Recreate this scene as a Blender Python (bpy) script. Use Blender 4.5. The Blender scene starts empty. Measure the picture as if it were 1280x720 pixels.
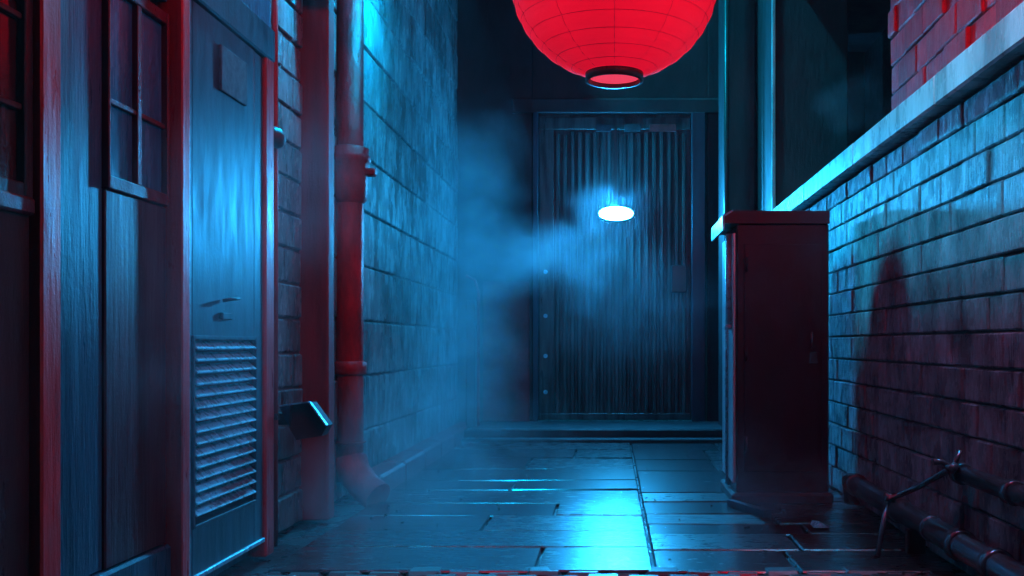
import bpy, bmesh, math, random
from mathutils import Vector, Matrix
random.seed(7)
R = math.radians
C = bpy.context.scene.collection
F = 1244.0; VX = 765.0; VY = 430.0; H = 0.8
def P(px, py, d): return Vector(((px-VX)*d/F, d, H+(VY-py)*d/F))

# ------------------------------------------------------------------ materials
def mat(name, col, rough=.5, col2=None, nscale=6, stretch=(1,1,1), bump=.3, bscale=40, bstretch=(1,1,1),
        metallic=0, rvar=.15, fine=.3, spec=.5, coat=0, attr=False, bdist=.01, drip=0, gloss_attr=False):
    m = bpy.data.materials.new(name); m.use_nodes = True
    nt = m.node_tree; N = nt.nodes; L = nt.links
    b = N['Principled BSDF']
    tc = N.new('ShaderNodeTexCoord')
    def mapped(s):
        mp = N.new('ShaderNodeMapping'); mp.inputs['Scale'].default_value = s
        L.new(tc.outputs['Object'], mp.inputs['Vector']); return mp.outputs[0]
    def noise(vec, sc, det=5, ro=.6):
        n = N.new('ShaderNodeTexNoise'); n.inputs['Scale'].default_value = sc
        n.inputs['Detail'].default_value = det; n.inputs['Roughness'].default_value = ro
        L.new(vec, n.inputs['Vector']); return n.outputs['Fac']
    def mth(op, a, c=None, clamp=False):
        n = N.new('ShaderNodeMath'); n.operation = op; n.use_clamp = clamp
        for i, v in enumerate((a, c)):
            if v is None: continue
            if isinstance(v, (int, float)): n.inputs[i].default_value = v
            else: L.new(v, n.inputs[i])
        return n.outputs[0]
    n1 = noise(mapped(stretch), nscale)
    col2 = col2 or tuple(c*.55 for c in col)
    cr = N.new('ShaderNodeValToRGB')
    cr.color_ramp.elements[0].position = .35; cr.color_ramp.elements[1].position = .65
    cr.color_ramp.elements[0].color = (*col2, 1); cr.color_ramp.elements[1].color = (*col, 1)
    L.new(n1, cr.inputs['Fac'])
    out = cr.outputs['Color']
    if attr:
        a = N.new('ShaderNodeAttribute'); a.attribute_name = 'tone'
        mx = N.new('ShaderNodeMix'); mx.data_type = 'RGBA'; mx.blend_type = 'MULTIPLY'; mx.inputs[0].default_value = 1
        L.new(out, mx.inputs[6]); L.new(a.outputs['Color'], mx.inputs[7]); out = mx.outputs[2]
    L.new(out, b.inputs['Base Color'])
    n2 = noise(mapped(stretch), nscale*2.3, 4)
    ro = mth('ADD', mth('MULTIPLY', mth('SUBTRACT', n2, .5), rvar*4), rough, True)
    if gloss_attr:
        a = N.new('ShaderNodeAttribute'); a.attribute_name = 'gloss'
        ro = mth('ADD', ro, mth('SUBTRACT', a.outputs['Fac'], .5), True)
    ro = mth('MAXIMUM', ro, .2 if gloss_attr else .06)
    L.new(ro, b.inputs['Roughness'])
    hgt = mth('ADD', noise(mapped(bstretch), bscale, 6, .65), mth('MULTIPLY', noise(mapped((1,1,1)), bscale*4, 3), fine))
    bp = N.new('ShaderNodeBump'); bp.inputs['Strength'].default_value = bump; bp.inputs['Distance'].default_value = bdist
    if drip:
        w = noise(mapped((9, 9, .9)), 6, 6, .7)
        hgt = mth('ADD', hgt, mth('MULTIPLY', w, drip))
    L.new(hgt, bp.inputs['Height']); L.new(bp.outputs[0], b.inputs['Normal'])
    b.inputs['Metallic'].default_value = metallic
    b.inputs['Specular IOR Level'].default_value = spec
    b.inputs['Coat Weight'].default_value = coat; b.inputs['Coat Roughness'].default_value = .12
    return m
def emis(name, col, s, nvar=0):
    m = bpy.data.materials.new(name); m.use_nodes = True
    b = m.node_tree.nodes['Principled BSDF']
    b.inputs['Base Color'].default_value = (*[min(.8, c*.5) for c in col], 1)
    b.inputs['Emission Color'].default_value = (*col, 1)
    b.inputs['Emission Strength'].default_value = s
    b.inputs['Roughness'].default_value = .7
    return m

CY = (.0, .46, .95)
M = {}
M['stone'] = mat('wet_stone', (.34,.44,.46), .25, (.12,.17,.18), 5, (1,1,.5), .75, 14, (1,1,.25), drip=3.0, bdist=.035, attr=True)
M['brick'] = mat('wet_brick', (.46,.60,.70), .27, (.14,.20,.25), 7, (1,1,.6), .8, 26, (1,1,.35), drip=2.2, bdist=.022, attr=True)
M['mortar'] = mat('mortar', (.2,.2,.2), .8, bump=.5, bscale=60)
M['coping'] = mat('painted_coping', (.75,.77,.78), .3, (.3,.32,.33), 5, (1,1,.4), .4, 12, (1,1,.3), drip=.8)
M['concrete'] = mat('dark_concrete', (.05,.048,.052), .6, (.025,.024,.028), 3, (1,1,.4), .4, 18, (1,1,.3), drip=.6)
M['plaster'] = mat('stained_cyan_plaster', (.03,.20,.30), .38, (.01,.07,.12), 4, (3,3,.25), .5, 14, (3,3,.2), drip=1.2)  # stained plaster; its blue base stands in for cyan light
M['dark_paint'] = mat('dark_paint', (.055,.05,.05), .38, (.025,.022,.022), 8, (1,1,.2), .3, 30, (1,1,.2))
M['red_paint'] = mat('red_paint', (.5,.008,.014), .36, (.26,.004,.008), 9, (2,2,.3), .35, 30, (2,2,.2))
M['rust_pipe'] = mat('rusty_pipe', (.6,.008,.012), .38, (.25,.004,.006), 12, (1,1,.4), .6, 40, (1,1,.4), rvar=.2)
M['rust_pipe'].node_tree.nodes['Principled BSDF'].inputs['Specular IOR Level'].default_value = .12
M['metal'] = mat('cyan_tinted_metal', (.03,.09,.13), .44, (.02,.06,.085), 5, (2,2,.3), .2, 22, (1,1,.3), metallic=.3)  # blue base puts cyan light into the metal and mutes red
M['cyan_lit'] = mat('cyan_highlight', (.22,.84,.95), .3, (.16,.66,.8), 12, (1,1,1), .15, 30, metallic=.25)  # bright cyan base holds the light on slats, edges and conduits
M['gate'] = mat('corrugated_metal', (.07,.17,.17), .4, (.02,.05,.05), 6, (2,2,.25), .5, 20, (2,2,.15), metallic=.35, rvar=.2)
M['glass'] = mat('blue_lit_glass', (.06,.45,.65), .25, (.02,.2,.32), 6, (2,2,.3), .12, 10, (2,2,.2), spec=.8)  # blue light on the panes is put into their colour
M['redglass'] = mat('dark_glass', (.08,.04,.04), .15, (.03,.02,.02), 6, (2,2,.3), .12, 10, spec=.8)
M['cabinet'] = mat('cabinet_paint', (.026,.03,.05), .45, (.03,.018,.026), 4, (1,1,.4), .2, 20, (1,1,.3), metallic=.1)
M['pipe'] = mat('wet_iron_pipe', (.20,.32,.36), .2, (.10,.15,.17), 10, (1,.3,1), .10, 30, metallic=.7, rvar=.06)
M['slab'] = mat('wet_paving', (.032,.034,.04), .20, (.02,.021,.024), 5, (1,2.4,1), .5, 9, (.6,2.0,1), attr=True, gloss_attr=True, rvar=.10, fine=.12, bdist=.008, spec=1.0, coat=1.0)
M['slab'].node_tree.nodes['Principled BSDF'].inputs['Coat Roughness'].default_value = .27
M['ground'] = mat('wet_asphalt', (.05,.05,.055), .3, (.03,.03,.033), 6, (1,1,1), .5, 40, rvar=.14)
M['paper_plate'] = mat('old_notice', (.05,.08,.10), .7, (.02,.03,.04), 20)
M['redplate'] = mat('red_plate', (.4,.05,.06), .6, (.2,.03,.03), 20)
M['lamp'] = emis('lamp_glow', (.02,.42,1.0), 1350)
M['tube'] = emis('cyan_tube_glow', CY, 20)
M['lantern'] = emis('red_paper', (1, .004, .032), .28)
M['lantern2'] = emis('fill_lantern_paper', (1, .003, .035), 21)
M['lantern3'] = emis('fill_lantern_paper', (1, .003, .035), 5)
M['bulb'] = emis('lantern_bulb_glow', (1, .06, .13), .68)
# paper shading: thin creases seen as darker fibre noise
nt = M['lantern'].node_tree
n = nt.nodes.new('ShaderNodeTexNoise'); n.inputs['Scale'].default_value = 5; n.inputs['Detail'].default_value = 6
tc = nt.nodes.new('ShaderNodeTexCoord'); nt.links.new(tc.outputs['Object'], n.inputs['Vector'])
mr = nt.nodes.new('ShaderNodeMapRange'); mr.inputs[3].default_value = .34; mr.inputs[4].default_value = .68
nt.links.new(n.outputs['Fac'], mr.inputs[0]); nt.links.new(mr.outputs[0], nt.nodes['Principled BSDF'].inputs['Emission Strength'])

# ------------------------------------------------------------------ mesh helpers
class MB:
    def __init__(s): s.bm = bmesh.new(); s.tone = None; s.bev = []
    def box(s, x0, x1, y0, y1, z0, z1, bev=0, mi=0, jit=0, tone=None, gloss=None, rot=None):
        r = bmesh.ops.create_cube(s.bm, size=1)
        v = r['verts']
        c = Vector(((x0+x1)/2, (y0+y1)/2, (z0+z1)/2))
        sc = Vector((abs(x1-x0), abs(y1-y0), abs(z1-z0)))
        m = Matrix.Translation(c)
        if rot: m = m @ rot
        if jit: m = m @ Matrix.Rotation(random.uniform(-jit, jit), 4, 'X') @ Matrix.Rotation(random.uniform(-jit, jit), 4, 'Y') @ Matrix.Rotation(random.uniform(-jit, jit), 4, 'Z')
        for q in v: q.co = m @ Vector((q.co.x*sc.x, q.co.y*sc.y, q.co.z*sc.z))
        fs = set(f for q in v for f in q.link_faces)
        for f in fs: f.material_index = mi
        if bev:
            es = list(set(e for q in v for e in q.link_edges))
            rr = bmesh.ops.bevel(s.bm, geom=es, offset=bev, segments=1, affect='EDGES', profile=.5)
            fs = set(f for q in rr['verts'] for f in q.link_faces)
            for f in fs: f.material_index = mi
        if tone is not None:
            la = s.bm.faces.layers.float_color.get('tone') if hasattr(s.bm.faces.layers, 'float_color') else None
            la = s.bm.faces.layers.float_vector.get('tone') or s.bm.faces.layers.float_vector.new('tone')
            fs = s.refaces(c, sc)
            for f in fs: f[la] = (tone, tone, tone)
            if gloss is not None:
                lg = s.bm.faces.layers.float.get('gloss') or s.bm.faces.layers.float.new('gloss')
                fs = s.refaces(c, sc)
                for f in fs: f[lg] = gloss
        return s
    def refaces(s, c, sc):
        s.bm.faces.ensure_lookup_table()
        n = len(s.bm.faces); return [s.bm.faces[i] for i in range(max(0, n-26), n)]
    def tube(s, pts, r, seg=16, cap=True, rr=None):
        pts = [Vector(p) for p in pts]; rings = []
        up = Vector((0, 0, 1))
        for i, p in enumerate(pts):
            t = (pts[min(i+1, len(pts)-1)] - pts[max(i-1, 0)]).normalized()
            a = t.cross(up)
            if a.length < .05: a = t.cross(Vector((0, 1, 0)))
            a.normalize(); b = t.cross(a).normalized()
            ra = rr[i] if rr else r
            rings.append([s.bm.verts.new(p + a*math.cos(2*math.pi*k/seg)*ra + b*math.sin(2*math.pi*k/seg)*ra) for k in range(seg)])
        for i in range(len(rings)-1):
            for k in range(seg):
                f = s.bm.faces.new((rings[i][k], rings[i][(k+1) % seg], rings[i+1][(k+1) % seg], rings[i+1][k])); f.smooth = True
        if cap: s.bm.faces.new(rings[0][::-1]); s.bm.faces.new(rings[-1])
        return s
    def lathe(s, cx, cy, prof, seg=32, sx=1, sy=1, cap=False):
        rings = []
        for (r, z) in prof:
            rings.append([s.bm.verts.new((cx+sx*r*math.cos(2*math.pi*k/seg), cy+sy*r*math.sin(2*math.pi*k/seg), z)) for k in range(seg)])
        for i in range(len(rings)-1):
            for k in range(seg):
                f = s.bm.faces.new((rings[i][k], rings[i][(k+1) % seg], rings[i+1][(k+1) % seg], rings[i+1][k])); f.smooth = True
        if cap: s.bm.faces.new(rings[0][::-1]); s.bm.faces.new(rings[-1])
        return s
    def prism(s, pts, axis, a0, a1):   # pts 2-D polygon, extruded along axis
        def mk(p, a):
            return {'x': (a, p[0], p[1]), 'y': (p[0], a, p[1]), 'z': (p[0], p[1], a)}[axis]
        A = [s.bm.verts.new(mk(p, a0)) for p in pts]; B = [s.bm.verts.new(mk(p, a1)) for p in pts]
        s.bm.faces.new(A); s.bm.faces.new(B[::-1])
        for i in range(len(pts)):
            j = (i+1) % len(pts); s.bm.faces.new((A[j], A[i], B[i], B[j]))
        return s
    def build(s, name, mats, parent=None):
        off = Vector((0, 0, 0))
        q = parent
        while q is not None: off += q.location; q = q.parent
        bmesh.ops.recalc_face_normals(s.bm, faces=s.bm.faces)
        bmesh.ops.translate(s.bm, verts=s.bm.verts, vec=-off)
        me = bpy.data.meshes.new(name); s.bm.to_mesh(me); s.bm.free()
        for m in (mats if isinstance(mats, (list, tuple)) else [mats]): me.materials.append(M[m] if isinstance(m, str) else m)
        o = bpy.data.objects.new(name, me); C.objects.link(o)
        if parent is not None: o.parent = parent
        return o
def tag(o, label=None, cat=None, group=None, kind=None):
    if label: o['label'] = label
    if cat: o['category'] = cat
    if group: o['group'] = group
    if kind: o['kind'] = kind
    return o
def thing(name, loc, label, cat, group=None):
    o = bpy.data.objects.new(name, None); o.empty_display_size = .1; C.objects.link(o); o.location = loc
    return tag(o, label, cat, group)
def bricks_x(mb, x, y0, y1, z0, z1, bl, bh, face=1, gap=.012, depth=.05, var=.006, bev=.006, jit=.006, mi=0):
    """courses of bricks whose face lies at x, facing -face*x ... face=+1: visible side is +x"""
    z = z0; k = 0
    while z < z1-.01:
        h = min(bh, z1-z)
        y = y0 - (bl*.5 if k % 2 else 0) - random.uniform(0, .03)
        while y < y1:
            a = max(y, y0); b = min(y+bl, y1)
            if b-a > gap*2.5:
                dx = random.uniform(-var, var)
                xa, xb = (x-depth, x+dx) if face > 0 else (x+dx, x+depth)
                t = random.choice([random.uniform(.65, 1.25), random.uniform(.9, 1.1)])
                mb.box(xa, xb, a+gap/2, b-gap/2, z+gap/2, z+h-gap/2, bev, mi, jit, tone=t)
            y += bl
        z += bh; k += 1

# ------------------------------------------------------------------ ground
g = MB()
g.box(-60, 60, -60, 60, -.3, -.02)
tag(g.build('ground', 'ground'), kind='structure')
# paving slabs (real joints, each slab tilted a hair)
pv = MB()
def slab(x0, x1, y0, y1, zt=0, tone=None, gloss=None, jit=.0065):
    pv.box(x0+.006, x1-.006, y0+.006, y1-.006, -.06, zt+random.uniform(-.003, .003), .006, 0, jit,
           tone=tone if tone is not None else random.uniform(.7, 1.3), gloss=gloss if gloss is not None else .5+random.uniform(-.07, .09))
# centre strip left of the long joint
y = 3.50
for dy in (.42, .34, .39, .36, .45, .38, .52, .62, .55, .7, .6):
    x = -1.22; random.seed(int(y*100))
    while x < .12:
        w = random.choice((.66, .95, 1.34)); x1 = min(x+w, .15)
        if .15-x1 < .25: x1 = .15
        slab(x, x1, y, y+dy); x = x1
    y += dy
# right strip: narrower boards of stone beside the joint
y = 3.50
seq = [(.36, .9, .52), (.33, 1.0, .60), (.24, 1.1, .40), (.27, .35, .95), (.36, 1.1, .42), (.30, .6, .62), (.42, 1.2, .46), (.5, .8, .5), (.6, 1, .45), (.62, 1, .5), (.7, 1, .5), (.65, 1, .5)]
for dy, t, gl in seq:
    xs = random.uniform(.60, .86); slab(.15, xs, y, y+dy, tone=t, gloss=gl); slab(xs, 1.22, y, y+dy, tone=t*.9, gloss=.6)
    y += dy
# small setts nearer than the front joint
y = 1.6
k = 0
while y < 3.47:
    x = -1.22 - (.07 if k % 2 else 0)
    while x < 1.2:
        pv.box(max(x, -1.22)+.008, min(x+.14, 1.22)-.008, y+.008, y+.102, -.06, random.uniform(-.006, .004), .012, 0, .03, tone=random.uniform(.6, 1.2), gloss=random.uniform(.8, 1.1))
        x += .14
    y += .11; k += 1
pvo = tag(pv.build('pavement', 'slab'), kind='structure')
kb = MB()
yy = 5.35
while yy < 9.0:
    y2 = min(yy+.62, 9.03); kb.box(-1.39, -1.235, yy+.004, y2-.004, -.05, .095+random.uniform(-.003,.003), .015, 0, .002); yy += .62
tag(kb.build('kerb', M['red_paint']), kind='structure')

# ------------------------------------------------------------------ right side
rw = thing('brick_wall', (1.35, 4.6, 0), 'low wet brick wall under the pale ledge, running along the right side', 'wall')
m = MB(); m.box(1.245, 1.55, -2.5, 7.2, 0, 1.658, mi=1)
bricks_x(m, 1.23, -2.5, 7.2, 0, 1.655, .245, .120, face=-1, gap=.008, depth=.045, var=.006, bev=.005, jit=.006)
m.build('bricks', ['brick', 'mortar'], rw)
m = MB()
yy = -2.5
while yy < 7.15:
    y2 = min(yy+1.22, 7.22); m.box(1.165+random.uniform(-.003,.003), 1.6, yy+.003, y2-.003, 1.662, 1.778+random.uniform(-.002,.002), .008); yy += 1.22
m.build('coping', 'coping', rw)

rb = thing('brick_building', (1.6, 2, 1.78), 'red lit brick building corner rising above the pale ledge at upper right', 'building')
m = MB(); m.box(1.262, 3.2, -2.5, 4.46, 1.785, 4.4, mi=1)
bricks_x(m, 1.245, -2.5, 4.47, 1.79, 4.3, .25, .125, face=-1, gap=.008, depth=.045, var=.010, bev=.005, jit=.010)
m.build('wall', [mat('red_lit_brick', (.82,.05,.09), .42, (.5,.02,.045), 7, (1,1,.6), .8, 26, (1,1,.35), drip=1.6, bdist=.02, attr=True), 'mortar'], rb)  # red lantern light is put into this brick colour
# dark recess behind the ledge
rc = thing('recessed_wall', (2.4, 6, 0), 'recessed wall coloured black for the shade behind the ledge, beside the brick corner', 'wall')
m = MB(); m.box(2.3, 2.6, 4.47, 9.3, 0, 4.6, .01); m.build('panel', mat('recess_shade', (.015,.015,.017), .7, (.01,.01,.011), spec=.2), rc)  # near-black colour stands in for shade in the recess
m = MB(); m.box(1.31, 2.62, 4.48, 9.04, 3.45, 3.55, .01); m.build('shade_slab', 'concrete', rc)  # slab added to keep moonlight out of the recess
# pillars
p1 = thing('pillar', (1.45, 7.8, 0), 'broad concrete pillar with a lit cyan edge where the ledge ends', 'pillar')
m = MB(); m.box(1.185, 1.72, 7.24, 8.3, 0, 4.2, .012); m.build('shaft', 'concrete', p1)
m = MB(); m.box(1.163, 1.188, 7.225, 7.262, 1.76, 4.2, .004); m.build('lit_edge_strip', 'coping', p1)  # pale strip stands in for the pillar corner catching light
p2 = thing('pillar', (1.02, 8.4, 0), 'narrower dark pillar behind the cabinet, beside the metal gate', 'pillar')
m = MB(); m.box(.93, 1.17, 8.1, 8.7, 0, 4.2, .012); m.build('shaft', 'concrete', p2)
m = MB(); m.tube([(.925, 8.04, 0), (.925, 8.04, 4.2)], .022); m.build('conduit', 'dark_paint', p2)

# utility cabinet
cb = thing('utility_cabinet', (.85, 5.25, 0), 'tall dark metal utility cabinet with an overhanging lid against the right wall', 'cabinet')
m = MB(); m.box(.625, 1.09, 5.0, 5.5, .05, 1.404, .008); body = m.build('body', 'cabinet', cb)
m = MB(); m.box(.665, 1.05, 4.992, 4.999, .16, 1.30, .002); m.build('door_panel', 'cabinet', body)
for hz_ in (.3, .75, 1.2):
    m = MB(); m.tube([(.672,4.988,hz_-.035),(.672,4.988,hz_+.035)], .009, 10); m.build('hinge', 'cabinet', body)
m = MB(); m.box(.99,1.03,4.985,4.9915,.70,.76,.002); m.build('lock', 'pipe', body)
m = MB(); m.tube([(1.0,4.985,.78),(1.0,4.985,.86)], .008, 8); m.build('handle', 'pipe', body)
m = MB()
m.prism([(.565,1.405),(1.092,1.405),(1.092,1.462),(1.085,1.468),(.612,1.468),(.565,1.44)], 'y', 4.988, 5.53); m.build('lid', 'cabinet', cb)
m = MB(); m.prism([(.553,1.37),(.5635,1.37),(.5635,1.438),(.609,1.466),(.604,1.473),(.553,1.443)], 'y', 4.984, 5.535); m.build('lit_lid_edge', 'cyan_lit', cb)  # cyan strip painted as the lit left end of the lid
m = MB(); m.tube([(.60, 5.08, .88), (.60, 5.08, 1.362)], .020); m.tube([(.60,5.08,.875),(.60,5.08,.90)], .026); m.build('conduit', 'cyan_lit', cb)
m = MB(); m.tube([(.612, 5.24, .06), (.612, 5.24, 1.362)], .016); m.build('conduit', 'cyan_lit', cb)
m = MB(); m.box(.60, 1.11, 4.975, 5.53, -.005, .052, .012); m.build('base', 'coping', cb).data.materials[0] = M['concrete']
m = MB(); m.prism([(.57,4.925),(.60,4.93),(.74,4.62),(.70,4.60)], 'z', -.01, .03); m.build('foot_plate', 'metal', cb)

m = MB(); m.box(.608, .6245, 5.012, 5.488, .10, 1.36, .004); m.build('sheen_plate', mat('sheen_steel', (.75,.85,.9), .5, (.5,.6,.65), 5, (3,1,.3), .2, 20, metallic=1.0), cb)  # bright plate added for the wet sheen on the cabinet side
# pipes along the foot of the right wall
def coll(mb, pts, r, w):
    for p in pts: mb.tube([(p[0], p[1]-w/2, p[2]), (p[0], p[1]-w/2+.006, p[2]), (p[0], p[1]+w/2-.006, p[2]), (p[0], p[1]+w/2, p[2])], r, 20, rr=[r*.9, r, r, r*.9])
fp = thing('floor_pipe', (1.165, 3.6, 0), 'thick wet iron pipe lying lowest along the foot of the brick wall', 'pipe', 'iron pipes along the brick wall')
m = MB(); m.tube([(1.165, y, .128) for y in (-1, 2, 3.4, 4.85)], .045, 24); m.tube([(1.165,4.85,.128),(1.19,4.93,.10),(1.2,4.96,.02)], .045, 20); m.build('pipe_run', 'pipe', fp)
for yq in (4.05, 3.33, 3.02, 2.3, 4.75, 3.62):
    m = MB(); coll(m, [(1.165, yq, .128)], .054 if yq != 3.62 else .049, .055 if yq != 3.62 else .02); m.build('collar', 'pipe', fp)
for yq in (3.8, 2.6):
    m = MB(); m.box(1.13, 1.2, yq, yq+.04, -.01, .09, .006); m.build('bracket', 'dark_paint', fp)
fp2 = thing('wall_pipe', (1.18, 3.0, .35), 'shorter wet iron pipe fixed higher on the wall above the floor pipe', 'pipe', 'iron pipes along the brick wall')
m = MB(); m.tube([(1.18, y, .363) for y in (-1, 2, 3.35)] , .030, 24); m.tube([(1.18,3.35,.363),(1.19,3.44,.363),(1.24,3.5,.363)], .030, 20); m.build('pipe_run', 'pipe', fp2)
for yq in (2.93, 3.36, 2.2):
    m = MB(); coll(m, [(1.18, yq, .363)], .038, .05); m.build('collar', 'pipe', fp2)
m = MB(); m.tube([(1.18,3.38,.363),(1.12,3.38,.40),(1.09,3.38,.40)], .012, 10); m.build('valve_stem', 'pipe', fp2)
dr = thing('connecting_rod', (1.12, 3.6, .2), 'thin bent conduit slanting from the upper pipe down across the floor pipe', 'conduit')
a = P(1192, 585, 3.32); b_ = P(1112, 624, 3.85); c_ = P(1098, 648, 3.75); 
m = MB(); m.tube([a+Vector((.02,0,.06)), a, a.lerp(b_, .5)+Vector((0,0,-.006)), b_, b_.lerp(c_,.4)+Vector((0,0,-.02)), Vector((c_.x-.01, c_.y-.02, 0.0))], .011, 10); m.build('rod', 'pipe', dr)
m = MB(); m.tube([b_-Vector((.02,0,-.008)), b_+Vector((.02,0,.004))], .019, 12); m.build('joint', 'pipe', dr)
m = MB(); m.tube([a-Vector((.018,0,.01)), a+Vector((.012,0,.008))], .019, 12); m.build('joint', 'pipe', dr)

# ------------------------------------------------------------------ back building
D = 9.05
def bx(px, d=D): return (px-VX)*d/F
def bz(py, d=D): return H+(VY-py)*d/F
bb = thing('back_building', (0, 9.3, 0), 'dark building closing the far end of the alley around a metal gate', 'building')
m = MB()
m.box(-2.2, bx(666), D, D+.4, 0, 4.0, .01); m.box(bx(884), 2.3, D, D+.4, 0, 4.0, .01); m.box(bx(666)+.001, bx(884)-.001, D+.002, D+.4, bz(140), 4.0)
m.build('wall', 'brickdark' if 'brickdark' in M else 'concrete', bb)
m = MB(); m.box(bx(640), bx(905), D-.03, D-.002, bz(142), bz(124), .008); m.build('lintel', 'concrete', bb)
m = MB(); m.box(-1.22, 1.18, 8.2, D-.003, -.02, .10, .012); m.build('step', 'concrete', bb)
m = MB(); m.box(-1.22, 1.18, 8.06, 8.198, -.02, .03, .008); m.build('lower_step', 'concrete', bb)
fr = MB(); fr.box(bx(604), bx(662), D-.04, D-.002, .10, bz(352), .006); fr.build('side_panel', mat('dull_red_panel', (.22,.01,.03), .5, (.10,.006,.015)), bb)
fr = MB(); fr.box(bx(667), bx(673), D-.06, D+.05, .10, bz(142), .004); fr.build('frame_post', 'metal', bb)
fr = MB(); fr.box(bx(864), bx(881), D-.06, D+.05, .10, bz(142), .006); fr.build('frame_post', 'metal', bb)
gt = MB(); gt.box(bx(673)+.002, bx(864)-.002, D+.02, D+.06, .11, bz(142)-.003); 
gt.box(bx(674), bx(863), D-.012, D+.03, .11, .17, .004); gt.box(bx(674), bx(863), D-.012, D+.03, bz(162), bz(147), .004)
gt.box(bx(674), bx(692), D-.010, D+.03, .17, bz(162), .004)
gate = gt.build('gate', 'gate', bb)
# corrugation: uneven vertical ribs up to an arched top, plain boards above
rib = MB(); x = bx(694); random.seed(3)
while x < bx(860):
    w = random.uniform(.046, .054); pr = random.uniform(.026, .036)
    rib.prism([(x, D+.022), (x+w*.2, D+.022-pr), (x+w*.7, D+.022-pr), (x+w*.95, D+.022)], 'z', .172, bz(166)+random.uniform(-.02,.01)); x += w+random.uniform(.012,.020)
rib.build('ribs', 'gate', gate)
m = MB(); m.box(bx(768), bx(771), D-.03, D-.018, bz(250), bz(160), .002); m.build('lamp_cable', 'dark_paint', gate)
for py in (395, 445, 490, 340):
    m = MB(); m.tube([(bx(682), D-.02, bz(py)), (bx(682), D-.008, bz(py))], .02, 12); m.build('bolt', 'cyan_lit', gate)
m = MB(); m.box(bx(839), bx(858), D-.06, D-.002, bz(366), bz(332), .008); lb = m.build('lock_box', 'dark_paint', gate)
for (x0, x1, mm) in ((745, 764, 'paper_plate'), (780, 801, 'paper_plate'), (812, 845, 'redplate')):
    m = MB(); m.box(bx(x0), bx(x1), D-.022, D-.0125, bz(165), bz(156), .002); m.build('small_plate', mm, gate)
# lamp
lx, lz = bx(770, D-.1), bz(267, D-.1)
lp = thing('bulkhead_lamp', (lx, D-.02, lz), 'glowing oval blue white lamp mounted on the gate front', 'lamp')
def oval(mb, cx, cz, y0, y1, a, b, k=.85):
    seg = 32
    rings = []
    for (yy, s) in ((y0, k), (y0+(y1-y0)*.3, 1), (y1, 1)):
        rings.append([mb.bm.verts.new((cx+a*s*math.cos(2*math.pi*i/seg), yy, cz+b*s*math.sin(2*math.pi*i/seg))) for i in range(seg)])
    for i in range(2):
        for j in range(seg):
            f = mb.bm.faces.new((rings[i][j], rings[i][(j+1) % seg], rings[i+1][(j+1) % seg], rings[i+1][j])); f.smooth = True
    mb.bm.faces.new(rings[0]); mb.bm.faces.new(rings[-1][::-1])
m = MB(); oval(m, lx, lz, D-.13, D-.06, .15, .054); m.build('lens', 'lamp', lp)
m = MB(); oval(m, lx, lz, D-.062, D-.0, .17, .07, .95)
ring = []
for (yy, k) in ((D-.062, 1.0), (D-.112, 1.0), (D-.112, .93), (D-.062, .93)):
    ring.append([m.bm.verts.new((lx+.166*k*math.cos(2*math.pi*i/40), yy, lz+.068*k*math.sin(2*math.pi*i/40))) for i in range(40)])
for i in range(3):
    for j in range(40): m.bm.faces.new((ring[i][j], ring[i][(j+1) % 40], ring[i+1][(j+1) % 40], ring[i+1][j]))
m.build('housing', 'dark_paint', lp)

# ------------------------------------------------------------------ left side
XL = -1.4
sw = thing('stone_wall', (XL-.2, 7, 0), 'wet cyan lit stone block wall behind the rusty downpipe', 'wall')
m = MB(); m.box(XL-.6, XL-.016, 4.605, D-.003, 0, 4.96, mi=1)
bricks_x(m, XL, 4.61, D-.01, .0, 4.96, .95, .31, face=1, gap=.009, depth=.05, var=.006, bev=.008, jit=.004)
m.build('blocks', ['stone', 'mortar'], sw)
# the shop front building on the left: brick strip, pier, door, windows
lb = thing('shopfront_building', (-1.7, 3.2, 0), 'weathered left building with louvred metal door, paned windows and red posts', 'building')
m = MB(); m.box(XL-.6, XL-.015, 3.80, 4.60, 0, 4.9, mi=1)
bricks_x(m, XL, 3.80, 4.50, 0, 4.9, .30, .152, face=1, gap=.012, depth=.05, var=.006, bev=.006, jit=.006)
m.build('brick_strip', ['stone', 'mortar'], lb)
m = MB(); m.box(XL-.05, -1.283, 4.5, 4.60, 0, 4.9, .008); m.build('pier', 'rust_pipe', lb).data.materials[0] = mat('red_brown_render', (.30,.006,.012), .6, (.15,.003,.006), 5, (2,2,.3), .35, 24, (2,2,.3))
XD = -1.30
def ly(px, x=XD): return x*F/(px-VX)
yj0, yj1 = ly(222), ly(330)
# wall mass behind / above
m = MB(); m.box(-2.0, XD-.07, 1.2, 3.80, 0, 4.9); m.box(XD-.07+.001, XD-.001, yj0, 3.79, 2.0, 4.9); m.box(XD-.07+.001, XD-.001, 1.2, yj0-.001, 1.80, 4.9)
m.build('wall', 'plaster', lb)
m = MB(); m.box(XD-.065, XD+.005, ly(331), ly(339)+.02, 0, 2.0, .006); m.build('door_post', 'red_paint', lb)
# door leaf
dr_ = MB()
ya, yb = yj0+.01, yj1
zl0, zl1 = .235, .815; la, lbb = ly(243), ly(319)
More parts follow.
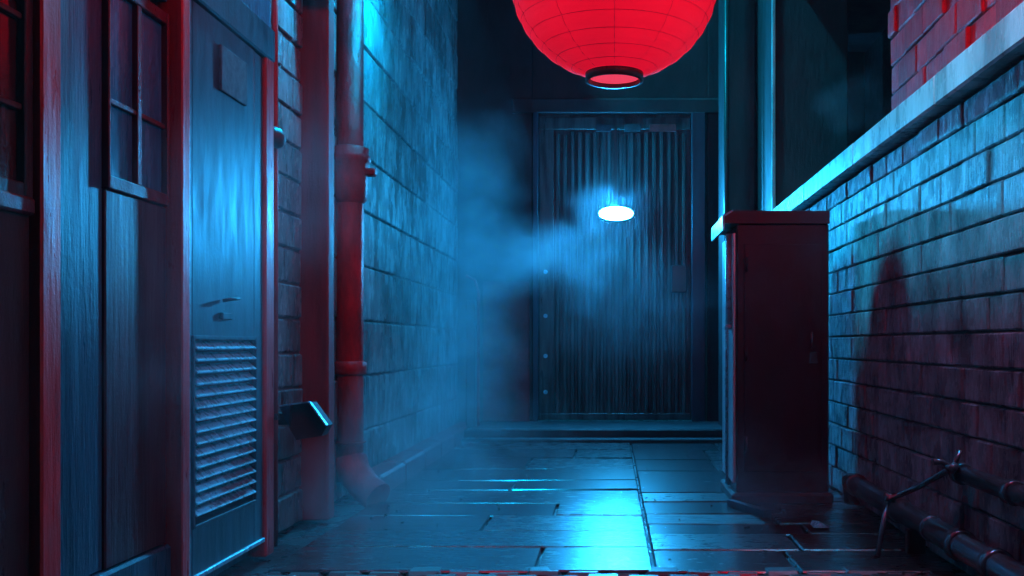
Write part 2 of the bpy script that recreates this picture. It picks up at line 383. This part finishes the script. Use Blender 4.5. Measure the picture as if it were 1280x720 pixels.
# stiles and rails around the louvre so the slats sit in a real opening
dr_.box(XD-.045, XD-.005, ya, la, .06, 1.87, .004); dr_.box(XD-.045, XD-.005, lbb, yb, .06, 1.87, .004)
dr_.box(XD-.045, XD-.0052, la, lbb, .06, zl0); dr_.box(XD-.045, XD-.0052, la, lbb, zl1, 1.87)
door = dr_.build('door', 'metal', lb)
m = MB(); m.box(XD-.066, XD-.046, la-.02, lbb+.02, zl0-.02, zl1+.02); m.build('backing', 'dark_paint', door)
m = MB(); n_s = 15
for i in range(n_s):
    z = zl0+.012+(zl1-zl0-.02)*(i+.35)/n_s
    m.prism([(XD-.026, z+.024), (XD-.022, z+.028), (XD+.008, z+.003), (XD+.005, z-.001)], 'y', la+.008, lbb-.008)
m.build('louvre_vent', 'cyan_lit', door)
m = MB(); m.box(XD-.006, XD+.004, la-.012, la, zl0-.012, zl1+.012, .002); m.box(XD-.006, XD+.004, lbb, lbb+.012, zl0-.012, zl1+.012, .002)
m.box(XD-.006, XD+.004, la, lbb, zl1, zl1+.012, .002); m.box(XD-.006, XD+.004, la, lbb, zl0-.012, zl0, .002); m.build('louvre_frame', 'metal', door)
m = MB(); m.box(XD-.006, XD+.006, ly(275), ly(307), H+.66*1.3-.015, H+.78*1.3-.02, .002); m.build('notice_plate', 'paper_plate', door)
m = MB(); m.box(XD-.006, XD+.008, ly(276), ly(288), .882, .905, .003); m.build('lock_plate', 'metal', door)
m = MB(); m.tube([(XD, ly(279), .945), (XD+.03, ly(279), .95), (XD+.03, ly(288), .955)], .006, 8); m.build('handle', 'metal', door)
m = MB(); m.box(XD-.006, XD+.006, ya+.005, yb-.005, .062, .078, .002); m.build('kick_strip', 'cyan_lit', door)
m = MB(); m.box(XD-.06, XD+.01, yj0-.01, ly(339)+.02, 1.875, 2.0, .006); m.build('lintel', 'metal', lb)
# red jamb + pale edge
m = MB(); m.box(XD-.06, XD+.045, ly(209), ly(219), 0, 3.2, .004); m.build('door_post', 'red_paint', lb)
m = MB(); m.box(XD-.06, XD+.035, ly(219)+.001, ly(224), 0, 3.2, .004); m.build('edge_trim', 'cyan_lit', lb)
# window bay: panes 137-205
M['window_paint'] = mat('window_paint', (.12,.006,.02), .4, (.05,.004,.01))
def window(y0, y1, z0, z1, ncol, zs, fm, gm, fw=.022, xo=0):
    f = MB()
    f.box(XD-.05, XD+xo+.012, y0, y0+fw, z0, z1, .003); f.box(XD-.05, XD+xo+.012, y1-fw, y1, z0, z1, .003)
    f.box(XD-.05, XD+xo+.010, y0+fw, y1-fw, z1-.035, z1, .003); f.box(XD-.05, XD+xo+.010, y0+fw, y1-fw, z0, z0+.035, .003)
    for i in range(1, ncol):
        yy = y0+(y1-y0)*i/ncol; f.box(XD-.045, XD+xo+.008, yy-.012, yy+.012, z0+.035, z1-.035, .002)
    for z in zs: f.box(XD-.045, XD+xo+.004, y0+fw, y1-fw, z-.007, z+.007, .002)
    w = f.build('window', fm, lb)
    g2 = MB(); g2.box(XD-.014, XD-.008, y0+fw*.5, y1-fw*.5, z0+.02, z1-.02); g2.build('pane', gm, w)
    return w
window(ly(131), ly(207), 1.20, 1.76, 2, (1.43,), 'window_paint', 'glass', .010)
m = MB(); m.box(XD-.06, XD+.002, ly(131), ly(207), .22, 1.198, .004); m.build('panel', 'metal', lb).data.materials[0] = mat('stained_board', (.07,.02,.035), .42, (.04,.012,.02), 4, (3,3,.3), .3, 14, (3,3,.2))
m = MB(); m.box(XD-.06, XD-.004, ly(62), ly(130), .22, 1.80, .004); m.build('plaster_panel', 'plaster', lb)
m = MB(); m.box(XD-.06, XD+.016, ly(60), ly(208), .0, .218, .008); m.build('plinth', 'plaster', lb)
m = MB(); m.box(XD-.06, XD+.03, ly(36), ly(61), 0, 1.80, .005); m.build('door_post', 'red_paint', lb)
window(1.5, ly(36)-.002, 1.12, 1.76, 3, (1.32, 1.52), 'dark_paint', 'redglass', .03)
m = MB(); m.box(XD-.06, XD+.004, 1.2, ly(36)-.002, 0, 1.118, .004); m.build('lower_panel', 'dark_paint', lb)
m = MB(); m.box(XD-.06, XD+.018, 1.4, ly(36)-.002, 1.085, 1.125, .006); m.build('window_sill', 'window_paint', lb)

# thin conduit with knob
cp = thing('conduit_pipe', (-1.32, 3.92, 0), 'thin dark red vertical pipe with a round valve beside the louvred door', 'pipe')
m = MB(); m.tube([(-1.335, 3.94, 0), (-1.335, 3.94, 3.3)], .013, 12); m.build('pipe_run', 'red_paint', cp)
m = MB(); q = P(345, 172, 3.9); m.lathe(0, 0, [(.003, -.035), (.025, -.03), (.042, -.012), (.042, .012), (.025, .03), (.003, .035)], 20)
bmesh.ops.rotate(m.bm, verts=m.bm.verts, cent=(0,0,0), matrix=Matrix.Rotation(R(70), 3, 'Y')); bmesh.ops.translate(m.bm, verts=m.bm.verts, vec=(q.x, q.y, q.z)); m.build('valve_wheel', 'dark_paint', cp)
for z in (.5, 2.2):
    m = MB(); m.box(-1.40, -1.318, 3.925, 3.955, z, z+.025, .003); m.build('bracket', 'dark_paint', cp)
# downpipe
dpx, dpy = -1.345, 5.1; S5 = F/dpy
dp = thing('downpipe', (dpx, dpy, 0), 'rusty red cast iron downpipe with a thick collar in front of the stone wall', 'pipe')
m = MB(); m.lathe(dpx, dpy, [(.070, .10), (.070, .6), (.070, 3.5)], 24, cap=True); m.build('pipe_run', 'rust_pipe', dp)
zc = H+(430-218)/S5
m = MB(); m.lathe(dpx, dpy, [(.07, zc-.15), (.088, zc-.13), (.092, zc-.02), (.092, zc+.05), (.106, zc+.06), (.106, zc+.09), (.095, zc+.10), (.098, zc+.13), (.075, zc+.14)], 28); 
m.box(dpx-.02, dpx+.135, dpy-.03, dpy+.03, zc-.01, zc+.03, .008); m.build('collar', 'rust_pipe', dp)
zc = H-30/S5
m = MB(); m.lathe(dpx, dpy, [(.07, zc-.035), (.085, zc-.03), (.085, zc+.03), (.07, zc+.035)], 28); m.build('coupling', 'rust_pipe', dp)
m = MB(); m.tube([(dpx, dpy, .30), (dpx, dpy, .22), (dpx+.03, dpy-.02, .14), (dpx+.10, dpy-.06, .07), (dpx+.17, dpy-.10, .03)], .08, 20, rr=[.086,.086,.084,.08,.078]); m.build('shoe', 'rust_pipe', dp)
# small hood on the wall
hd = thing('vent_hood', (-1.3, 4.1, .4), 'small open metal vent hood sticking out of the wall by the thin pipe', 'vent')
c0 = P(352, 512, 3.95); 
q = [P(352,508,3.98), P(388,503,3.98), P(409,532,3.98), P(402,545,3.98), P(370,550,3.98), P(360,532,3.98)]
m = MB()
m.prism([(v.x, v.z) for v in q], 'y', 3.98, 4.06); m.build('hood', 'concrete', hd)
m = MB()
def ribbon(mb, pts, w, y0, y1):
    for a, b in zip(pts, pts[1:]):
        d_ = (b-a).normalized(); nrm = Vector((-d_.z, 0, d_.x))*w
        mb.prism([(a.x, a.z), (b.x, b.z), ((b+nrm).x, (b+nrm).z), ((a+nrm).x, (a+nrm).z)], 'y', y0, y1)
ribbon(m, [q[0], q[1], q[2]], .006, 3.955, 3.978); m.build('rim', 'cyan_lit', hd)
m = MB(); m.prism([(q[0].x, q[0].z), (q[0].x+.045, q[0].z+.005), (q[5].x+.012, q[5].z)], 'y', 3.95, 3.978); m.build('flap', 'metal', hd)
m = MB(); m.box(-1.41, q[0].x+.02, 4.05, 4.1, q[0].z-.08, q[0].z-.03, .004); m.build('arm', 'dark_paint', hd)
# far left standpipe
sp = thing('standpipe', (bx(590,8.5), 8.5, 0), 'slim upright standpipe with a bent top in the far left corner', 'pipe')
s0 = P(598, 530, 8.5)
m = MB(); m.tube([(s0.x, 8.5, -.01), (s0.x, 8.5, H+(430-365)*8.5/F), (s0.x-.03, 8.49, H+(430-350)*8.5/F), (s0.x-.10, 8.46, H+(430-345)*8.5/F)], .013, 10); m.build('pipe_run', 'rust_pipe', sp)
m = MB(); m.box(s0.x-.11, s0.x-.03, 8.52, 8.6, 0, H+(430-375)*8.5/F, .01); m.build('post', 'dark_paint', sp)
# litter glints
for (px, py, d, lab) in ((1025, 660, 4.3, 'small crumpled scrap on the wet paving in front of the cabinet'), (402, 626, 5.0, 'small flat scrap on the wet floor at the foot of the pier')):
    s_ = thing('litter_scrap', (P(px,py,d).x, .8*F/(py-430), 0), lab, 'litter', 'scraps lying on the paving')
    L0 = s_.location; m = MB(); random.seed(px)
    nn = 9
    ctr = m.bm.verts.new((L0.x, L0.y, .03)); ring = [m.bm.verts.new((L0.x+.05*math.cos(k*2*math.pi/nn)*random.uniform(.6,1.2), L0.y+.06*math.sin(k*2*math.pi/nn), random.uniform(.006,.028))) for k in range(nn)]
    for k in range(nn): m.bm.faces.new((ctr, ring[k], ring[(k+1) % nn]))
    o = m.build('sheet', 'cyan_lit', s_); md = o.modifiers.new('t', 'SOLIDIFY'); md.thickness = .002

gr = MB(); random.seed(21)
for i in range(130):
    x = random.uniform(-1.15, 1.1); y = random.choice((random.uniform(3.45, 5.2), random.uniform(3.45, 8)))
    if random.random() < .5: x = random.choice((.15, -1.1, .68, 1.05)) + random.gauss(0, .05)
    w_ = random.uniform(.002, .007); 
    gr.box(x-w_, x+w_, y-w_*.8, y+w_*.8, 0, random.uniform(.002, .005), 0, 0, .5)
tag(gr.build('grit', 'concrete'), 'dark grit and flakes scattered in the joints of the wet paving', 'grit', kind='stuff')
# ------------------------------------------------------------------ lanterns
def lantern(loc, r, rv, paper, bulb, label):
    t = thing('paper_lantern', (loc[0], loc[1], loc[2]-rv), label, 'lantern')
    x, y, z = loc; m = MB(); nr = 15
    rb_ = .118/.435*r
    th0 = math.asin(rb_/r*.92)
    prof = []; ribs = []
    for i in range(nr*4+1):
        th = th0+(math.pi-2*th0)*i/(nr*4)
        f = 1+.012*abs(math.sin(math.pi*i/4)) - .006
        prof.append((r*math.sin(th)*f, z-rv*math.cos(th)*f))
        if i % 4 == 0: ribs.append((r*math.sin(th), z-rv*math.cos(th)))
    m.lathe(x, y, prof, 64); pp = m.build('paper_shade', paper, t)
    m = MB()
    for (rr_, zz) in ribs[1:-1]:
        m.tube([(x+(rr_-.0005)*math.cos(a*math.pi/32), y+(rr_-.0005)*math.sin(a*math.pi/32), zz) for a in range(65)], .0009, 6, cap=False)
    for k in range(10):
        a = 2*math.pi*k/10-math.pi/2; pts = [(x+(p[0]+.001)*math.cos(a), y+(p[0]+.001)*math.sin(a), p[1]) for p in prof[::2]]
        m.tube(pts, .0009, 6)
    m.build('wire_ribs', 'redwire', t)
    m = MB(); zz = z-rv*math.cos(th0)
    m.lathe(x, y, [(rb_*.93, zz-.030), (rb_*1.04, zz-.030), (rb_*1.04, zz+.016), (rb_*.93, zz+.012), (rb_*.93, zz-.030)], 48); m.build('bottom_ring', 'dark_paint', t)
    m = MB(); m.lathe(x, y, [(rb_*.9, zz-.012), (rb_*.5, zz-.016), (.002, zz-.016)], 40); m.build('diffuser', bulb, t)
    m = MB(); zt = z+rv*math.cos(th0); m.lathe(x, y, [(rb_*.93, zt-.012), (rb_*1.04, zt-.012), (rb_*1.04, zt+.03), (rb_*.93, zt+.03), (rb_*.93, zt-.012)], 48); m.build('top_ring', 'dark_paint', t)
    m = MB(); m.tube([(x, y, zt), (x, y, 4.05)], .006, 8); m.tube([(x-rb_, y, zt+.02), (x+rb_, y, zt+.02)], .004, 8); m.build('cord', 'dark_paint', t)
    return t
M['redwire'] = mat('red_wire', (.6,.02,.06), .7, (.3,.01,.02))
lantern((.010, 4.2, 2.325), .435, .40, 'lantern', 'bulb', 'large round glowing red paper lantern hanging over the alley')
lantern((.98, 2.5, 2.56), .21, .20, 'lantern2', 'lantern2', 'unseen small red paper lantern above the view, added for red light on the right brick')  # unseen lantern, added for red light on the upper brick
lantern((-.72, 2.75, 2.62), .24, .22, 'lantern3', 'lantern3', 'unseen small red paper lantern above the view, added for red light on the left posts')  # unseen lantern, added for red light on posts and pier

cn = thing('shade_canopy', (.75, 2.5, 2.9), 'unseen flat sheet added to keep moonlight off the upper right brick', 'shade_canopy')  # added above the view to shade the upper brick from the moon
m = MB(); m.box(.5, 1.30, -2.5, 5.15, 2.90, 2.94, .006); m.build('shade_sheet', 'concrete', cn)
m = MB(); m.box(.48, .52, -2.5, 5.15, 2.87, 2.96, .006); m.build('shade_edge', 'dark_paint', cn)
# unseen cyan tubes added above the frame to light walls and pipes
def fill_tube(a, b, tdir, label, strength, hood, r=.03):
    a = Vector(a); b = Vector(b); t = thing('fill_tube', (a+b)/2, label, 'lamp')
    m = MB(); m.tube([a, b], r, 12); mm = emis('fill_tube_glow', CY, strength); m.build('tube', mm, t)
    d_ = Vector(tdir)
    m = MB()
    for q in hood: m.box(*q, .002)
    m.build('light_block_hood', 'dark_paint', t)  # dark plates added to stop the tube lighting other surfaces
    for e in (a, b):
        m = MB(); m.tube([e, e+d_*.4], .012, 8); m.build('bracket', 'dark_paint', t)
fill_tube((-.85, 4.85, 3.05), (-.85, 5.45, 3.05), (-1.3, 0, 0), 'unseen cyan fill tube added to light the stone wall from above', 640, [(-1.0, -.78, 4.75, 5.54, 3.105, 3.12), (-.78, -.77, 4.75, 5.54, 2.80, 3.12), (-1.0, -.77, 5.54, 5.55, 2.82, 3.12)])
fill_tube((-1.29, 4.28, 2.75), (-1.10, 4.28, 2.75), (0, -.4, 0), 'unseen short cyan fill tube added to brighten the brick strip by the pier', 1000, [(-1.36, -1.04, 4.2, 4.36, 2.80, 2.81), (-1.36, -1.04, 4.36, 4.37, 2.335, 2.81), (-1.045, -1.04, 4.1, 4.37, 2.36, 2.81)])

fill_tube((1.0, 3.2, 2.83), (1.0, 3.42, 2.83), (0, 0, .15), 'unseen thin cyan fill tube added for highlights on the right pipes', 300, [(.95, 1.055, 3.15, 3.46, 2.862, 2.87), (.94, .945, 3.15, 3.46, 2.42, 2.87), (1.055, 1.06, 3.15, 3.46, 2.40, 2.87), (.94, 1.06, 3.462, 3.467, 2.40, 2.87), (.94, 1.06, 3.14, 3.145, 2.6, 2.87)])
# ------------------------------------------------------------------ steam
def volume_mat(name, blobs, nscale, base, col=(.8,.88,1)):
    m = bpy.data.materials.new(name); m.use_nodes = True; nt = m.node_tree; N = nt.nodes; L = nt.links
    N.remove(N['Principled BSDF'])
    v = N.new('ShaderNodeVolumePrincipled'); v.inputs['Color'].default_value = (*col, 1); v.inputs['Anisotropy'].default_value = .2
    L.new(v.outputs[0], N['Material Output'].inputs['Volume'])
    ge = N.new('ShaderNodeNewGeometry')
    tot = None
    def mth(op, a, c=None, clamp=False):
        n = N.new('ShaderNodeMath'); n.operation = op; n.use_clamp = clamp
        for i, q in enumerate((a, c)):
            if q is None: continue
            if isinstance(q, (int, float)): n.inputs[i].default_value = q
            else: L.new(q, n.inputs[i])
        return n.outputs[0]
    # warp position for wispy edges
    nz = N.new('ShaderNodeTexNoise'); nz.inputs['Scale'].default_value = 1.6; nz.inputs['Detail'].default_value = 5
    L.new(ge.outputs['Position'], nz.inputs['Vector'])
    sub = N.new('ShaderNodeVectorMath'); sub.operation = 'SUBTRACT'; L.new(nz.outputs['Color'], sub.inputs[0]); sub.inputs[1].default_value = (.5,.5,.5)
    mul = N.new('ShaderNodeVectorMath'); mul.operation = 'MULTIPLY'; L.new(sub.outputs[0], mul.inputs[0]); mul.inputs[1].default_value = (1.5,1.5,1.2)
    add = N.new('ShaderNodeVectorMath'); add.operation = 'ADD'; L.new(ge.outputs['Position'], add.inputs[0]); L.new(mul.outputs[0], add.inputs[1])
    for (c, r, dn) in blobs:
        s = N.new('ShaderNodeVectorMath'); s.operation = 'SUBTRACT'; L.new(add.outputs[0], s.inputs[0]); s.inputs[1].default_value = c
        d = N.new('ShaderNodeVectorMath'); d.operation = 'DIVIDE'; L.new(s.outputs[0], d.inputs[0]); d.inputs[1].default_value = r
        ln = N.new('ShaderNodeVectorMath'); ln.operation = 'LENGTH'; L.new(d.outputs[0], ln.inputs[0])
        mr = N.new('ShaderNodeMapRange'); mr.interpolation_type = 'SMOOTHSTEP'
        mr.inputs[1].default_value = 1.0; mr.inputs[2].default_value = .1; mr.inputs[3].default_value = 0; mr.inputs[4].default_value = dn
        L.new(ln.outputs['Value'], mr.inputs[0])
        tot = mr.outputs[0] if tot is None else mth('ADD', tot, mr.outputs[0])
    n2 = N.new('ShaderNodeTexNoise'); n2.inputs['Scale'].default_value = nscale; n2.inputs['Detail'].default_value = 4; n2.inputs['Roughness'].default_value = .55
    n2.inputs['Distortion'].default_value = .6
    mp = N.new('ShaderNodeMapping'); mp.inputs['Scale'].default_value = (.8, .8, 1.3); L.new(ge.outputs['Position'], mp.inputs['Vector']); L.new(mp.outputs[0], n2.inputs['Vector'])
    w = N.new('ShaderNodeMapRange'); w.inputs[1].default_value = .33; w.inputs[2].default_value = .68; w.inputs[3].default_value = .06; w.inputs[4].default_value = 1.45
    L.new(n2.outputs['Fac'], w.inputs[0])
    den = mth('MULTIPLY', tot, w.outputs[0])
    if base: den = mth('ADD', den, base)
    L.new(den, v.inputs['Density'])
    return m
def b(px, py, d, rx, ry, rz, dn): return (tuple(P(px, py, d)), (rx, ry, rz), dn)
blobs = [
 b(770, 268, 8.8, .36, .2, .28, .22),
 b(640, 325, 8.0, 1.15, .9, .42, .75),
 b(500, 400, 6.6, 1.0, 1.6, 1.1, .75),
 b(490, 540, 5.8, 1.0, 1.4, .6, 1.0),
 b(560, 650, 4.9, 1.0, 1.1, .30, 1.1),
 b(420, 610, 4.4, .8, .9, .5, .8),
 b(270, 300, 3.1, .5, .7, .8, .32),
 b(200, 560, 2.9, .5, .7, .6, .5),
 b(530, 240, 7.4, .8, 1.4, .9, .45),
 b(790, 400, 8.3, 1.0, .6, .7, .12),
 b(1010, 620, 4.5, .55, .6, .3, .7),
 b(975, 350, 4.7, .35, .3, .35, .25),
 b(1092, 135, 4.9, .2, .3, .22, .5),
]
st = MB(); st.box(-1.22, 2.2, 2.2, 8.98, .012, 2.9)
so = st.build('steam', volume_mat('steam_volume', blobs, 2.9, 0)); tag(so, 'drifting blue steam hanging low in the alley and by the lamp', 'steam', kind='stuff')
hz = MB(); hz.box(-70, 70, -70, 70, -1.4, 5.0)
hm = bpy.data.materials.new('haze_air'); hm.use_nodes = True; hm.node_tree.nodes.remove(hm.node_tree.nodes['Principled BSDF'])
hv = hm.node_tree.nodes.new('ShaderNodeVolumePrincipled'); hv.inputs['Color'].default_value = (.75,.85,1,1); hv.inputs['Density'].default_value = .002
hm.node_tree.links.new(hv.outputs[0], hm.node_tree.nodes['Material Output'].inputs['Volume'])
ho = hz.build('haze', hm); tag(ho, 'thin bluish night haze filling the alley air', 'haze', kind='stuff')

# ------------------------------------------------------------------ light, sky, camera
sd = Vector((1, .22, -1.5)).normalized()
sl = bpy.data.lights.new('moon', 'SUN'); sl.energy = 5.0; sl.color = (.0, .60, 1.0); sl.angle = R(4)
so_ = bpy.data.objects.new('moon', sl); C.objects.link(so_); so_.rotation_euler = sd.to_track_quat('-Z', 'Y').to_euler()
so_.location = (-6, 12, 8)
w = bpy.data.worlds.new('World'); bpy.context.scene.world = w; w.use_nodes = True
nt = w.node_tree; bg = nt.nodes['Background']
sk = nt.nodes.new('ShaderNodeTexSky'); sk.sky_type = 'NISHITA'; sk.sun_disc = False
sk.sun_elevation = math.asin(-sd.z); sk.sun_rotation = math.atan2(-sd.x, -sd.y)
hsv = nt.nodes.new('ShaderNodeMix'); hsv.data_type = 'RGBA'; hsv.blend_type = 'MULTIPLY'; hsv.inputs[0].default_value = 1; hsv.inputs[7].default_value = (.12, .35, 1, 1)
nt.links.new(sk.outputs[0], hsv.inputs[6]); nt.links.new(hsv.outputs[2], bg.inputs['Color'])
bg.inputs['Strength'].default_value = .0012
cd = bpy.data.cameras.new('camera'); co = bpy.data.objects.new('camera', cd); C.objects.link(co)
co.location = (0, 0, H); co.rotation_euler = (R(90), 0, 0)
cd.sensor_width = 36; cd.lens = F/1280*36; cd.shift_x = (640-VX)/1280; cd.shift_y = (VY-360)/1280
cd.clip_end = 500; cd.clip_start = .05
sc = bpy.context.scene; sc.camera = co
sc.view_settings.view_transform = 'Standard'; sc.view_settings.look = 'None'; sc.view_settings.exposure = 0.32; sc.view_settings.gamma = 1
sc.render.engine = 'CYCLES'
cy = sc.cycles; cy.use_denoising = True
try: cy.denoiser = 'OPENIMAGEDENOISE'
except Exception: pass
cy.max_bounces = 5; cy.diffuse_bounces = 1; cy.glossy_bounces = 2; cy.volume_bounces = 0; cy.transmission_bounces = 2
cy.volume_step_rate = 4.0; cy.volume_max_steps = 40; cy.use_adaptive_sampling = True; cy.adaptive_threshold = .03
cy.sample_clamp_indirect = 3; cy.use_light_tree = True
cy.caustics_reflective = False; cy.caustics_refractive = False
